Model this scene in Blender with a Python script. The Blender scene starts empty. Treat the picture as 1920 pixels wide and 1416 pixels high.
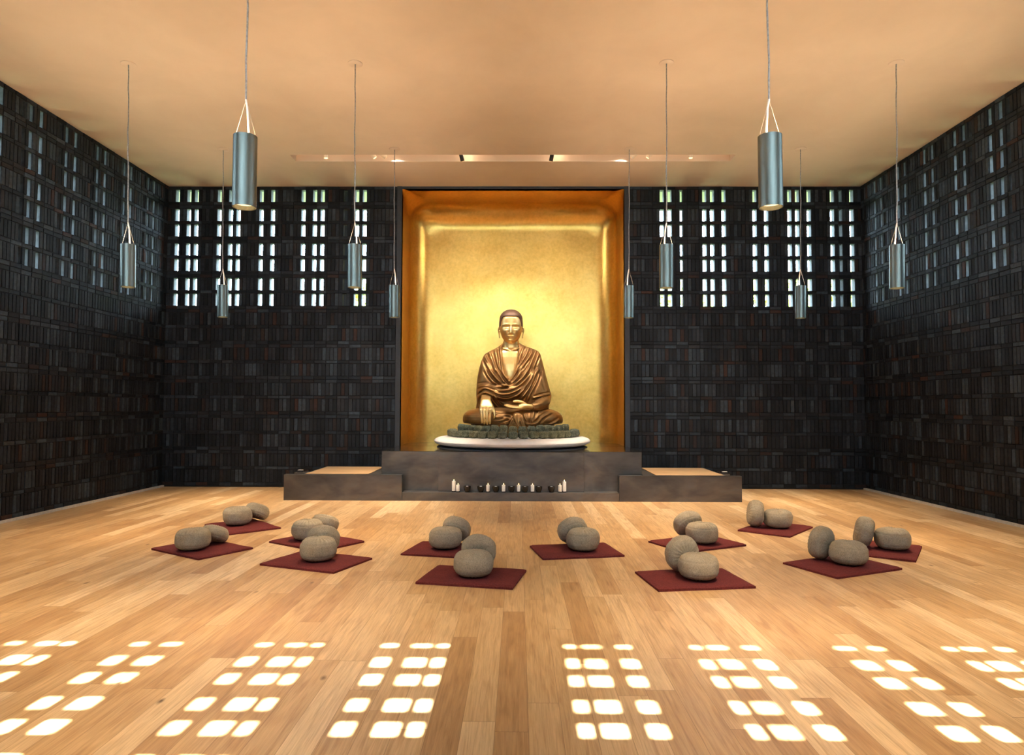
import bpy, bmesh, math, random
import numpy as np
from mathutils import Vector, Matrix, noise as mnoise
random.seed(7); RNG = np.random.default_rng(7)
PI = math.pi
SC = bpy.context.scene
COL = SC.collection

# ------------------------------------------------------------------ helpers
def tag(o, label, cat=None, group=None, kind=None):
    o['label'] = label
    if cat: o['category'] = cat
    if group: o['group'] = group
    if kind: o['kind'] = kind
    return o

def empty(name, loc, rz=0.0):
    o = bpy.data.objects.new(name, None); COL.objects.link(o)
    o.empty_display_size = .1; o.location = loc; o.rotation_euler = (0, 0, rz)
    return o

def mesh_obj(name, verts, faces, mat, parent=None, smooth=False, loc=None):
    me = bpy.data.meshes.new(name)
    me.from_pydata([tuple(map(float, v)) for v in verts], [], [tuple(f) for f in faces])
    me.update()
    if smooth:
        me.polygons.foreach_set('use_smooth', [True] * len(me.polygons))
    o = bpy.data.objects.new(name, me); COL.objects.link(o)
    if mat: me.materials.append(mat)
    if parent: o.parent = parent
    if loc is not None: o.location = loc
    return o

class MB:
    """collects shapes for ONE mesh"""
    def __init__(s): s.v = []; s.f = []
    def add(s, v, f):
        b = len(s.v); s.v += [tuple(p) for p in v]; s.f += [tuple(i + b for i in q) for q in f]; return s
    def box(s, lo, hi):
        x0, y0, z0 = lo; x1, y1, z1 = hi
        return s.add([(x0,y0,z0),(x1,y0,z0),(x1,y1,z0),(x0,y1,z0),(x0,y0,z1),(x1,y0,z1),(x1,y1,z1),(x0,y1,z1)],
                     [(0,3,2,1),(4,5,6,7),(0,1,5,4),(1,2,6,5),(2,3,7,6),(3,0,4,7)])
    def lathe(s, prof, n=32, c=(0,0,0), caps=(True, True)):
        """prof: list of (r,z) bottom to top"""
        v = []; f = []
        for r, z in prof:
            for k in range(n):
                a = 2*PI*k/n; v.append((c[0]+r*math.cos(a), c[1]+r*math.sin(a), c[2]+z))
        m = len(prof)
        for i in range(m-1):
            for k in range(n):
                k2 = (k+1) % n
                f.append((i*n+k, i*n+k2, (i+1)*n+k2, (i+1)*n+k))
        if caps[0]: f.append(tuple(reversed(range(n))))
        if caps[1]: f.append(tuple((m-1)*n+k for k in range(n)))
        return s.add(v, f)
    def tube(s, pts, rad, n=8):
        pts = [Vector(p) for p in pts]; m = len(pts)
        rads = rad if isinstance(rad, (list, tuple)) else [rad]*m
        v = []; f = []; prev = None
        for i, p in enumerate(pts):
            t = (pts[min(i+1, m-1)] - pts[max(i-1, 0)]).normalized()
            if prev is None:
                ref = Vector((1,0,0)) if abs(t.x) < .9 else Vector((0,1,0))
                a = t.cross(ref).normalized()
            else:
                a = (prev - t*prev.dot(t)).normalized()
            b = t.cross(a); prev = a
            for k in range(n):
                w = 2*PI*k/n; q = p + (a*math.cos(w) + b*math.sin(w))*rads[i]; v.append(tuple(q))
        for i in range(m-1):
            for k in range(n):
                k2 = (k+1) % n; f.append((i*n+k, i*n+k2, (i+1)*n+k2, (i+1)*n+k))
        f.append(tuple(reversed(range(n)))); f.append(tuple((m-1)*n+k for k in range(n)))
        return s.add(v, f)
    def build(s, name, mat, parent=None, smooth=False, bevel=0, loc=None, seg=2):
        o = mesh_obj(name, s.v, s.f, mat, parent, False, loc)
        if bevel:
            bm = bmesh.new(); bm.from_mesh(o.data)
            bmesh.ops.bevel(bm, geom=[e for e in bm.edges], offset=bevel, segments=seg, affect='EDGES', profile=.5)
            bm.to_mesh(o.data); bm.free()
        if smooth: shade(o, 40)
        return o

def shade(o, ang=40):
    me = o.data
    me.polygons.foreach_set('use_smooth', [True]*len(me.polygons))
    bm = bmesh.new(); bm.from_mesh(me); lim = math.radians(ang)
    for e in bm.edges:
        if len(e.link_faces) == 2 and e.calc_face_angle(0) > lim: e.smooth = False
    bm.to_mesh(me); bm.free()

def remesh(o, voxel, smooth_iter=2):
    """fuse overlapping pieces of one mesh into one continuous skin"""
    m = o.modifiers.new('fuse', 'REMESH'); m.mode = 'VOXEL'; m.voxel_size = voxel; m.use_smooth_shade = True
    if smooth_iter:
        k = o.modifiers.new('soften', 'SMOOTH'); k.iterations = smooth_iter; k.factor = .5
    dg = bpy.context.evaluated_depsgraph_get(); dg.update()
    me = bpy.data.meshes.new_from_object(o.evaluated_get(dg))
    mats = [x for x in o.data.materials]
    o.modifiers.clear(); old = o.data; o.data = me
    if not len(me.materials):
        for x in mats: me.materials.append(x)
    me.polygons.foreach_set('use_smooth', [True]*len(me.polygons))
    bpy.data.meshes.remove(old)
    return o

def copy_tree(o, parent=None):
    c = o.copy(); COL.objects.link(c)
    if parent: c.parent = parent
    for ch in list(o.children): copy_tree(ch, c)
    return c

# ------------------------------------------------------------------ materials
class N:
    """little node-tree writer"""
    def __init__(s, name):
        s.m = bpy.data.materials.new(name); s.m.use_nodes = True
        s.t = s.m.node_tree; s.t.nodes.clear()
        s.out = s.t.nodes.new('ShaderNodeOutputMaterial')
        s.b = s.t.nodes.new('ShaderNodeBsdfPrincipled')
        s.t.links.new(s.b.outputs[0], s.out.inputs[0])
    def n(s, typ, **kw):
        nd = s.t.nodes.new('ShaderNode'+typ)
        for k, v in kw.items(): setattr(nd, k, v)
        return nd
    def put(s, nd, i, v):
        if hasattr(v, 'is_linked'): s.t.links.new(v, nd.inputs[i])
        else: nd.inputs[i].default_value = v
    def math(s, op, a, b=None, c=None, clamp=False):
        nd = s.n('Math', operation=op, use_clamp=clamp); s.put(nd, 0, a)
        if b is not None: s.put(nd, 1, b)
        if c is not None: s.put(nd, 2, c)
        return nd.outputs[0]
    def noise(s, vec, scale, detail=3, rough=.5, dist=0):
        nd = s.n('TexNoise'); 
        if vec is not None: s.put(nd, 'Vector', vec)
        s.put(nd, 'Scale', scale); s.put(nd, 'Detail', detail); s.put(nd, 'Roughness', rough); s.put(nd, 'Distortion', dist)
        return nd.outputs[0]
    def ramp(s, fac, stops, interp='LINEAR'):
        nd = s.n('ValToRGB'); cr = nd.color_ramp; cr.interpolation = interp
        while len(cr.elements) > 1: cr.elements.remove(cr.elements[-1])
        for i, (p, c) in enumerate(stops):
            e = cr.elements[0] if i == 0 else cr.elements.new(p)
            e.position = p; e.color = (*c, 1) if len(c) == 3 else c
        s.put(nd, 0, fac); return nd.outputs[0]
    def mix(s, fac, a, b, mode='MIX'):
        nd = s.n('Mix', data_type='RGBA', blend_type=mode)
        s.put(nd, 0, fac)
        for i, v in ((6, a), (7, b)):
            if isinstance(v, tuple): v = (*v, 1) if len(v) == 3 else v
            s.put(nd, i, v)
        return nd.outputs[2]
    def bump(s, h, strength=.3, dist=.01):
        nd = s.n('Bump'); s.put(nd, 'Strength', strength); s.put(nd, 'Distance', dist); s.put(nd, 'Height', h)
        s.t.links.new(nd.outputs[0], s.b.inputs['Normal'])
    def obj(s): return s.n('TexCoord').outputs['Object']
    def mapped(s, vec, scale):
        nd = s.n('Mapping'); s.put(nd, 'Vector', vec); s.put(nd, 'Scale', scale); return nd.outputs[0]
    def set(s, **kw):
        for k, v in kw.items():
            k = k.replace('_', ' ')
            if isinstance(v, tuple) and len(v) == 3: v = (*v, 1)
            s.put(s.b, k, v)
        return s

def simple(name, col, rough=.5, metal=0., var=.12, scale=30, bump=0, spec=.5):
    m = N(name); o = m.obj()
    nz = m.noise(o, scale, 4)
    lo = tuple(max(0, c*(1-var)) for c in col); hi = tuple(min(1, c*(1+var)) for c in col)
    m.set(Base_Color=m.ramp(nz, [(.3, lo), (.7, hi)]), Roughness=rough, Metallic=metal)
    m.b.inputs['Specular IOR Level'].default_value = spec
    if bump: m.bump(m.noise(o, scale*3, 4), bump, .01)
    return m.m

def mat_brick():
    m = N('dark_brick'); g = m.n('NewGeometry'); r = g.outputs['Random Per Island']; o = m.obj()
    base = m.ramp(r, [(0, (.0070,.0080,.0095)), (.25, (.0110,.0127,.0155)), (.5, (.0150,.0175,.0212)), (.70, (.0225,.0280,.0350)),
                      (.86, (.0440,.0570,.0700)), (.93, (.0190,.0155,.0150)), (.975, (.029,.0170,.0140)), (1, (.050,.0235,.0165))])
    nz = m.noise(o, 22, 5, .65); n2 = m.noise(o, 3.0, 2)
    c = m.mix(1, base, m.ramp(nz, [(.25, (.55,.55,.55)), (.75, (1.45,1.45,1.45))]), 'MULTIPLY')
    c = m.mix(1, c, m.ramp(n2, [(.3, (.8,.8,.8)), (.7, (1.2,1.2,1.2))]), 'MULTIPLY')
    m.set(Base_Color=c, Roughness=.6); m.b.inputs['Specular IOR Level'].default_value = .22
    m.bump(nz, .5, .006)
    return m.m

def mat_floor():
    m = N('oak_planks'); o = m.obj(); sp = m.n('SeparateXYZ'); m.put(sp, 0, o); x, y = sp.outputs[0], sp.outputs[1]
    PW, PL = .148, 1.7
    cx = m.math('DIVIDE', x, PW); row = m.math('FLOOR', cx); fx = m.math('FRACT', cx)
    wn = m.n('TexWhiteNoise', noise_dimensions='1D'); m.put(wn, 'W', row)
    cy = m.math('ADD', m.math('DIVIDE', y, PL), m.math('MULTIPLY', wn.outputs[0], 7.3)); fy = m.math('FRACT', cy); rl = m.math('FLOOR', cy)
    cmb = m.n('CombineXYZ'); m.put(cmb, 0, row); m.put(cmb, 1, rl)
    w2 = m.n('TexWhiteNoise', noise_dimensions='2D'); m.put(w2, 'Vector', cmb.outputs[0]); rnd = w2.outputs[0]; rcol = w2.outputs[1]
    base = m.ramp(rnd, [(0, (.43,.258,.118)), (.18, (.495,.316,.150)), (.45, (.545,.363,.182)), (.75, (.60,.416,.220)), (1, (.685,.51,.30))])
    # per plank shift of the grain
    sh = m.n('CombineXYZ'); m.put(sh, 0, m.math('MULTIPLY', rnd, 37.0)); m.put(sh, 1, m.math('MULTIPLY', rnd, 91.0)); m.put(sh, 2, m.math('MULTIPLY', rnd, 13.0))
    ad = m.n('VectorMath', operation='ADD'); m.put(ad, 0, o); m.put(ad, 1, sh.outputs[0]); pv = ad.outputs[0]
    g1 = m.noise(m.mapped(pv, (26, 1.3, 1)), 1.6, 5, .62, .9)
    g2 = m.noise(m.mapped(pv, (120, 3.0, 1)), 1.5, 4, .6, .3)
    g3 = m.noise(m.mapped(pv, (7, .8, 1)), 1.4, 3, .5, 1.6)
    c = m.mix(1, base, m.ramp(g1, [(.25, (.70,.62,.54)), (.5, (1,1,1)), (.78, (1.20,1.23,1.27))]), 'MULTIPLY')
    c = m.mix(1, c, m.ramp(g2, [(.3, (.87,.85,.82)), (.6, (1.05,1.05,1.05))]), 'MULTIPLY')
    wv = m.n('TexWave', wave_type='RINGS', rings_direction='X'); m.put(wv, 'Vector', m.mapped(pv, (9, .55, 1))); m.put(wv, 'Scale', 1.3); m.put(wv, 'Distortion', 7.0); m.put(wv, 'Detail', 2.0); m.put(wv, 'Detail Scale', .8)
    c = m.mix(m.ramp(g3, [(.45, (0,0,0)), (.7, (.75,.75,.75))]), c, m.mix(1, c, m.ramp(wv.outputs[1], [(.2, (.80,.74,.68)), (.8, (1.08,1.08,1.08))]), 'MULTIPLY'))
    # knots
    vo = m.n('TexVoronoi', feature='F1'); m.put(vo, 'Vector', m.mapped(pv, (3.4, 1.5, 1))); m.put(vo, 'Scale', .9)
    ksz = m.math('MULTIPLY', m.noise(o, 7, 3), .125)
    k = m.math('SUBTRACT', 1, m.math('DIVIDE', vo.outputs[0], ksz), clamp=True)
    wk = m.n('SeparateColor'); m.put(wk, 0, vo.outputs[1])
    k = m.math('MULTIPLY', k, m.math('GREATER_THAN', wk.outputs[0], .42))
    c = m.mix(m.math('MULTIPLY', k, 1.2, clamp=True), c, (.09,.045,.018))
    # seams
    ex = m.math('MINIMUM', fx, m.math('SUBTRACT', 1, fx)); ey = m.math('MINIMUM', fy, m.math('SUBTRACT', 1, fy))
    sx = m.math('LESS_THAN', ex, .0085); sy = m.math('LESS_THAN', ey, .0011); seam = m.math('MAXIMUM', sx, sy)
    c = m.mix(m.math('MULTIPLY', seam, .55), c, (.12,.06,.025))
    m.set(Base_Color=c, Roughness=m.math('MULTIPLY_ADD', g1, .16, .36)); m.b.inputs['Specular IOR Level'].default_value = .35
    m.bump(m.math('SUBTRACT', m.math('MULTIPLY', g2, .25), seam), .12, .003)
    return m.m

def mat_plaster():
    m = N('ceiling_plaster'); o = m.obj()
    a = m.noise(o, 1.1, 4, .6, .4); b = m.noise(m.mapped(o, (1, 2.4, 1)), 30, 4, .7)
    c = m.ramp(a, [(.3, (.635,.525,.445)), (.7, (.70,.585,.50))])
    m.set(Base_Color=c, Roughness=.85); m.b.inputs['Specular IOR Level'].default_value = .2
    m.bump(m.math('ADD', m.math('MULTIPLY', a, .0), b), .10, .01)
    return m.m

def mat_gold():
    m = N('gold_leaf'); o = m.obj()
    a = m.noise(o, 2.2, 5, .65, .3); b = m.noise(o, 16, 5, .7)
    c = m.ramp(a, [(.25, (.70,.40,.085)), (.5, (.78,.475,.120)), (.75, (.84,.54,.16))])
    c = m.mix(1, c, m.ramp(b, [(.25, (.84,.80,.72)), (.6, (1.03,1.03,1.03))]), 'MULTIPLY')
    m.set(Base_Color=c, Metallic=.96, Roughness=m.math('MULTIPLY_ADD', b, .10, .265))
    m.bump(b, .07, .01)
    return m.m

def mat_steel():
    m = N('blackened_steel'); o = m.obj()
    a = m.noise(m.mapped(o, (1, 1, 2.2)), 1.5, 3, .5, .8); b = m.noise(m.mapped(o, (3, 3, 7)), 2, 4, .6); d = m.noise(o, 60, 3)
    c = m.ramp(a, [(.28, (.085,.084,.084)), (.46, (.135,.130,.124)), (.60, (.185,.167,.147)), (.76, (.165,.174,.176))])
    c = m.mix(1, c, m.ramp(b, [(.3, (.90,.89,.88)), (.7, (1.08,1.08,1.09))]), 'MULTIPLY')
    m.set(Base_Color=c, Metallic=.8, Roughness=m.math('MULTIPLY_ADD', a, .22, .28))
    m.bump(d, .05, .003)
    return m.m

def mat_brushed():
    m = N('brushed_aluminium'); o = m.obj()
    a = m.noise(m.mapped(o, (60, 60, 1.5)), 4, 3, .5)
    m.set(Base_Color=m.ramp(a, [(.3, (.165,.185,.165)), (.7, (.185,.21,.188))]), Metallic=.95, Roughness=.36)
    return m.m

def mat_fabric(name, col, dark, scale):
    m = N(name); o = m.obj()
    a = m.noise(o, scale, 3, .7); b = m.noise(o, 9, 3)
    wx = m.noise(m.mapped(o, (3.2, 3.2, .6)), scale*.8, 2)
    f = m.math('ADD', m.math('MULTIPLY', a, .6), m.math('MULTIPLY', wx, .4))
    c = m.ramp(f, [(.34, dark), (.62, col)])
    c = m.mix(1, c, m.ramp(b, [(.3, (.9,.9,.9)), (.7, (1.08,1.08,1.08))]), 'MULTIPLY')
    m.set(Base_Color=c, Roughness=.92); m.b.inputs['Specular IOR Level'].default_value = .15
    m.bump(f, .35, .006)
    return m.m

def mat_bronze(name, c0, c1, rough, metal, sc=5.0):
    m = N(name); o = m.obj()
    a = m.noise(o, sc, 5, .6); b = m.noise(o, 45, 3)
    m.set(Base_Color=m.ramp(a, [(.3, c0), (.7, c1)]), Metallic=metal, Roughness=m.math('MULTIPLY_ADD', b, .12, rough))
    m.bump(b, .06, .004)
    return m.m

def mat_emit(name, col, strength):
    m = N(name); m.set(Base_Color=col, Roughness=.6)
    m.b.inputs['Emission Color'].default_value = (*col, 1); m.b.inputs['Emission Strength'].default_value = strength
    return m.m

M = dict(brick=mat_brick(), floor=mat_floor(), plaster=mat_plaster(), gold=mat_gold(), steel=mat_steel(), alu=mat_brushed(),
  mortar=simple('dark_mortar', (.012,.012,.013), .9), reveal=simple('brick_reveal', (.046,.052,.060), .75, var=.4, scale=14),
  pier=simple('dark_smooth_render', (.032,.036,.042), .6), kerb=simple('grey_stone_kerb', (.56,.52,.45), .7),
  linen=mat_fabric('oatmeal_linen', (.425,.372,.275), (.215,.187,.135), 130), felt=mat_fabric('maroon_felt', (.165,.034,.033), (.085,.017,.019), 70),
  stone=simple('white_stone', (.87,.85,.81), .55, var=.05, scale=6), dark=simple('black_metal', (.018,.017,.017), .45, spec=.4),
  wax=simple('ivory_wax', (.94,.91,.83), .5, var=.03), flame=mat_emit('candle_flame', (1.0,.62,.22), 9.0), bowl=simple('black_glaze', (.010,.010,.011), .22, var=.2),
  wick=simple('charred_wick', (.30,.22,.12), .9), white=simple('white_paint', (.80,.72,.62), .6, var=.03),
  cable=simple('grey_cable', (.30,.30,.30), .5, var=.3, scale=60), cable_white=simple('pale_cable', (.78,.72,.66), .5),
  wire=simple('steel_wire', (.6,.52,.42), .35, .8), lamp=mat_emit('warm_lamp_face', (1.0,.66,.32), 1.1),
  oakpanel=None, moss=None, polished=simple('polished_dark_steel', (.13,.12,.115), .12, .9, var=.1, scale=3), robe=mat_bronze('brown_bronze', (.19,.090,.028), (.37,.195,.062), .36, .75),
  skin=mat_bronze('polished_gold_bronze', (.80,.50,.17), (.90,.62,.26), .27, .9), hair=mat_bronze('dark_bronze_hair', (.07,.033,.018), (.115,.056,.030), .5, .6, 40.),
  grass=simple('meadow_grass', (.12,.16,.06), .9, var=.4, scale=3), leaf=simple('spring_leaves', (.30,.42,.06), .6, var=.4, scale=2),
  bark=simple('tree_bark', (.10,.075,.05), .9, var=.3), soffit=simple('pale_soffit', (.20,.22,.17), .8, var=.1))
def mat_oakpanel():
    m = N('oak_panel'); o = m.obj()
    g = m.noise(m.mapped(o, (2.2, 26, 1)), 1.5, 5, .6, .6); h = m.noise(m.mapped(o, (1.2, 9, 1)), 1.2, 3)
    c = m.ramp(g, [(.25, (.36,.22,.105)), (.55, (.50,.33,.17)), (.8, (.58,.40,.22))])
    c = m.mix(1, c, m.ramp(h, [(.35, (.85,.82,.78)), (.65, (1.06,1.06,1.06))]), 'MULTIPLY')
    m.set(Base_Color=c, Roughness=.45); m.bump(g, .06, .003); return m.m
M['oakpanel'] = mat_oakpanel()
def mat_moss():
    m = N('grey_green_moss'); o = m.obj(); inf = m.n('ObjectInfo').outputs['Random']
    a = m.noise(o, 85, 4, .8); b = m.noise(o, 9, 2)
    f = m.math('ADD', m.math('MULTIPLY', a, .75), m.math('MULTIPLY', b, .25))
    c = m.ramp(f, [(.36, (.035,.040,.027)), (.5, (.165,.172,.120)), (.64, (.42,.41,.30))])
    c = m.mix(1, c, m.ramp(inf, [(0, (.84,.90,.84)), (.5, (1,.98,.86)), (1, (1.18,1.08,.80))]), 'MULTIPLY')
    m.set(Base_Color=c, Roughness=.95); m.bump(a, .9, .02); return m.m
M['moss'] = mat_moss()

# ------------------------------------------------------------------ the room
W, D, H, Y0 = 6.103, 11.62, 5.286, -.32         # half width, front wall, ceiling height, rear wall
TH = .105
def rows():
    """soldier courses as (z0,z1) and stretcher bands as (z0,z1), from the measured courses"""
    sol = []; st = []; P = .6155; h = .213
    for k in range(-1, 9):
        a = 4.885 - P*k; b = 4.610 - P*k
        for t in (a, b):
            if t < H and t-h > .05: sol.append((t-h, t))
        if a < H+.01 and a-h > 0: st.append((b+.008, a-h-.008))
        lo, hi = a, b-h+P                              # the double band above course a
        lo, hi = a+.008, (4.610-P*(k-1))-h-.008
        if hi < H and lo > .03:
            mid = (lo+hi)/2; st += [(lo, mid-.004), (mid+.004, hi)]
    st.append((5.2335, H-.002)); st.append((.024, .080))
    st = [s for s in st if s[1] <= H and s[0] >= 0 and s[1]-s[0] > .02]
    return sorted(set(sol)), sorted(set(st))
SOL, STR = rows()
HOLE_ROWS = [r for r in SOL if r[0] > 3.1]

def brick_wall(name, label, length, mapf, unit, start, cols, lo=0.0, hi=None, bricks=True, TH=TH):
    """slab with real holes + one brick per course place.  s runs along the wall, t goes outward from the inner face"""
    hi = length if hi is None else hi
    holes = [(c[0]-c[1]/2, c[0]+c[1]/2) if isinstance(c, tuple) else (c-unit*.51, c+unit*.51) for c in cols]
    se = sorted(set([lo, hi] + [e for h in holes for e in h])); ze = sorted(set([0.0, H] + [e for r in HOLE_ROWS for e in r]))
    hs = set(round(h[0], 5) for h in holes); hz = set(round(r[0], 5) for r in HOLE_ROWS)
    V = []; F = []; MI = []; idx = {}
    def P(s, z, t):
        k = (round(s, 5), round(z, 5), t)
        if k not in idx: idx[k] = len(V); V.append(mapf(s, z, t))
        return idx[k]
    def quad(a, b, c, d, mi): F.append((a, b, c, d)); MI.append(mi)
    for i in range(len(se)-1):
        for j in range(len(ze)-1):
            s0, s1, z0, z1 = se[i], se[i+1], ze[j], ze[j+1]
            if round(s0, 5) in hs and round(z0, 5) in hz:
                quad(P(s0,z0,0), P(s0,z1,0), P(s0,z1,TH), P(s0,z0,TH), 1)
                quad(P(s1,z0,0), P(s1,z0,TH), P(s1,z1,TH), P(s1,z1,0), 1)
                quad(P(s0,z0,0), P(s0,z0,TH), P(s1,z0,TH), P(s1,z0,0), 1)
                quad(P(s0,z1,0), P(s1,z1,0), P(s1,z1,TH), P(s0,z1,TH), 1)
            else:
                quad(P(s0,z0,0), P(s1,z0,0), P(s1,z1,0), P(s0,z1,0), 0)
                quad(P(s0,z0,TH), P(s0,z1,TH), P(s1,z1,TH), P(s1,z0,TH), 0)
    for (sa, sb) in ((lo, lo), (hi, hi)):
        quad(P(sa,0,0), P(sa,0,TH), P(sa,H,TH), P(sa,H,0), 0)
    if bricks:
        g = .0045
        rects = []
        def put(s0, s1, z0, z1):
            s0 = max(s0, lo); s1 = min(s1, hi)
            if s1-s0 > .015: rects.append((s0, s1, z0, z1))
        n0 = int(math.floor((lo-start)/unit)); n1 = int(math.ceil((hi-start)/unit))
        for i in range(n0, n1):
            a = start + i*unit; b = a + unit; c = (a+b)/2
            hole = any(abs(c-q) < unit*.55 for q in cols)
            for (z0, z1) in SOL:
                if hole and (z0, z1) in HOLE_ROWS: continue
                put(a+g, b-g, z0, z1)
            if i % 3 == 0:
                for (z0, z1) in STR: put(a+g, a+3*unit-g, z0, z1)
        for (s0, s1, z0, z1) in rects:
            t = -.010 - random.random()*.006
            j = [random.uniform(-.0015, .0015) for _ in range(4)]
            b0 = len(V); e = .0022
            V += [mapf(s0,z0,0), mapf(s1,z0,0), mapf(s1,z1,0), mapf(s0,z1,0),
                  mapf(s0+e,z0+e,t+j[0]), mapf(s1-e,z0+e,t+j[1]), mapf(s1-e,z1-e,t+j[2]), mapf(s0+e,z1-e,t+j[3])]
            for q in ((4,5,6,7),(0,1,5,4),(1,2,6,5),(2,3,7,6),(3,0,4,7)): F.append(tuple(b0+k for k in q)); MI.append(2)
    o = mesh_obj(name, V, F, M['mortar'])
    o.data.materials.append(M['reveal']); o.data.materials.append(M['brick'])
    o.data.polygons.foreach_set('material_index', MI)
    bm = bmesh.new(); bm.from_mesh(o.data); bmesh.ops.recalc_face_normals(bm, faces=bm.faces); bm.to_mesh(o.data); bm.free()
    tag(o, label, 'wall', kind='structure'); return o

U = .0677
colsL = [-W + (i+.5)*U for i in (2,5,7, 13,16,18, 24,27, 35,38,40, 46,49,51)]
NE = 60*U                                                     # bricks end 60 units from the corner
brick_wall('wall_front', 'dark brick wall with perforations left of the gold niche', W, lambda s,z,t: (s, D+t, z), U, -W, colsL, lo=-W, hi=-W+NE)
brick_wall('wall_front', 'dark brick wall with perforations right of the gold niche', W, lambda s,z,t: (-s, D+t, z), U, -W, colsL, lo=-W, hi=-W+NE)
def side_cols(u, c0, per):
    r = []
    k = 0
    while c0-per*k > Y0+.4:
        c = c0-per*k; r += [c, c-3*u, c-5*u]; k += 1
    return sorted(r)
uL, uR = .672/11, .688/11
cL, cR = side_cols(uL, 11.149, .672), side_cols(uR, 11.158, .688)
brick_wall('wall_left', 'dark perforated brick wall along the left side', 12, lambda s,z,t: (-W-t, s, z), uL, 11.149-uL/2-uL*600, cL, lo=Y0-TH, hi=D)
brick_wall('wall_right', 'dark perforated brick wall along the right side', 12, lambda s,z,t: (W+t, s, z), uR, 11.158-uR/2-uR*600, cR, lo=Y0-TH, hi=D)
rc = []
for k in range(8):
    for q, hw in (((.374,.054), (.500,.100), (.690,.078)) if k != 2 else ((.500,.100), (.690,.078))): rc += [(q+.7447*k, hw), (-(q+.7447*k), hw)]
brick_wall('wall_rear', 'dark perforated brick wall behind the viewer', 12, lambda s,z,t: (s, Y0-t, z), U, 0, sorted(x for x in rc if abs(x[0]) < W-.1), lo=-W, hi=W, bricks=False, TH=.075)

# dark posts added just outside some of the perforations to dim them
pn = 0
def post(lo, hi, where):
    global pn
    pn += 1; tag(MB().box(lo, hi).build('dimming_post_%d' % pn, M['pier'], bevel=.004), 'added dark post dimming openings in the ' + where, 'post', kind='structure')
for xa, xb in ((2.86,2.968), (-3.012,-2.90), (5.70,5.818)): post((xa, D+TH+.03, -.3), (xb, D+TH+.12, H+.01), 'front wall')
for cs, sg, u_ in ((cL, -1, uL), (cR, 1, uR)):
    for k in range(0, len(cs), 3):
        x0, x1 = sorted((sg*(W+TH+.05), sg*(W+TH+.11))); post((x0, cs[k]-.07, -.3), (x1, cs[k]+.055, H+.01), '%s wall' % ('left' if sg < 0 else 'right'))

# smooth dark piers and header round the niche, the gold lining itself
NX, NZ0, NZ1 = 1.957, .722, 5.245
b = MB()
for s in (-1, 1):
    x0, x1 = sorted((s*NX, s*(W-NE))); b.box((x0, D-.02, 0), (x1, D+TH, H))
b.box((-NX, D-.012, NZ1), (NX, D+TH, H)); b.box((-NX, D+.02, 0), (NX, D+TH, NZ0-.03))
tag(b.build('wall_niche_frame', M['pier']), 'smooth dark surround framing the gold niche', 'wall', kind='structure')
def niche():
    d, r = 1.24, .42; loops = []
    def loop(off, s, R):
        x = NX-off; zt = NZ1-off; pts = []
        for q in range(9): pts.append((-x, NZ0 + (zt-R-NZ0)*q/8))
        for q in range(1, 12):
            a = PI - PI/2*q/12; pts.append((-x+R+R*math.cos(a), zt-R+R*math.sin(a)))
        for q in range(13): pts.append((-x+R + (2*x-2*R)*q/12, zt))
        for q in range(1, 12):
            a = PI/2 - PI/2*q/12; pts.append((x-R+R*math.cos(a), zt-R+R*math.sin(a)))
        for q in range(9): pts.append((x, zt-R - (zt-R-NZ0)*q/8))
        return [(px, D+s, pz) for px, pz in pts]
    for q in range(9):
        t = q/8; loops.append(loop(0, (d-r)*t, .02+.40*t**.7))
    for q in range(1, 11):
        a = PI/2*q/10; loops.append(loop(r*(1-math.cos(a)), d-r+r*math.sin(a), .42-.17*math.sin(a)))
    n = len(loops[0]); V = [p for l in loops for p in l]; F = []
    for i in range(len(loops)-1):
        for k in range(n-1): F.append((i*n+k, i*n+k+1, (i+1)*n+k+1, (i+1)*n+k))
    last = (len(loops)-1)*n; F.append(tuple(last+k for k in range(n)))
    o = mesh_obj('wall_niche', V, F, M['gold']); shade(o, 50)
    bm = bmesh.new(); bm.from_mesh(o.data); bmesh.ops.remove_doubles(bm, verts=bm.verts, dist=1e-5); bm.to_mesh(o.data); bm.free()
    tag(o, 'tall gold leaf niche with coved corners', 'wall', kind='structure')
niche()
tag(MB().box((-NX, D+.02, NZ0-.03), (NX, D+1.25, NZ0)).build('floor_niche', M['polished']), 'dark steel sill of the gold niche', 'floor', kind='structure')

tag(MB().box((-W-.3, Y0-.3, -.12), (W+.3, D+.3, 0)).build('floor', M['floor']), 'honey oak plank floor', 'floor', kind='structure')
# ceiling with a lighting slot
SX, SY0, SY1 = 3.435, 10.125, 10.405
b = MB(); T = .35; X = W+.30; Ya, Yb = Y0-.20, D+.16
for lo, hi in (((-X,Ya,H),(X,SY0,H+T)), ((-X,SY1,H),(X,Yb,H+T)), ((-X,SY0,H),(-SX,SY1,H+T)), ((SX,SY0,H),(X,SY1,H+T)), ((-SX,SY0,H+.13),(SX,SY1,H+T))): b.box(lo, hi)
tag(b.build('ceiling', M['plaster']), 'warm beige plaster ceiling with a long lighting slot', 'ceiling', kind='structure')
b = MB().box((-X-.8, D+.16, H+.012), (X+.8, D+1.0, H+.2)); b.box((-X-.8, Ya, H+.012), (-X, D+.16, H+.2)); b.box((X, Ya, H+.012), (X+.8, D+.16, H+.2))
tag(b.build('ceiling_eave', M['soffit']), 'pale underside of the roof eaves outside the walls', 'ceiling', kind='structure')
b = MB()
for s in (-1, 1):
    x0, x1 = sorted((s*(W-.062), s*(W-.018))); b2 = MB().box((x0, Y0, 0), (x1, D-.02, .030))
    tag(b2.build('baseboard_left' if s < 0 else 'baseboard_right', M['kerb']), 'low pale stone kerb at the foot of the %s brick wall' % ('left' if s < 0 else 'right'), 'baseboard', kind='structure')

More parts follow.
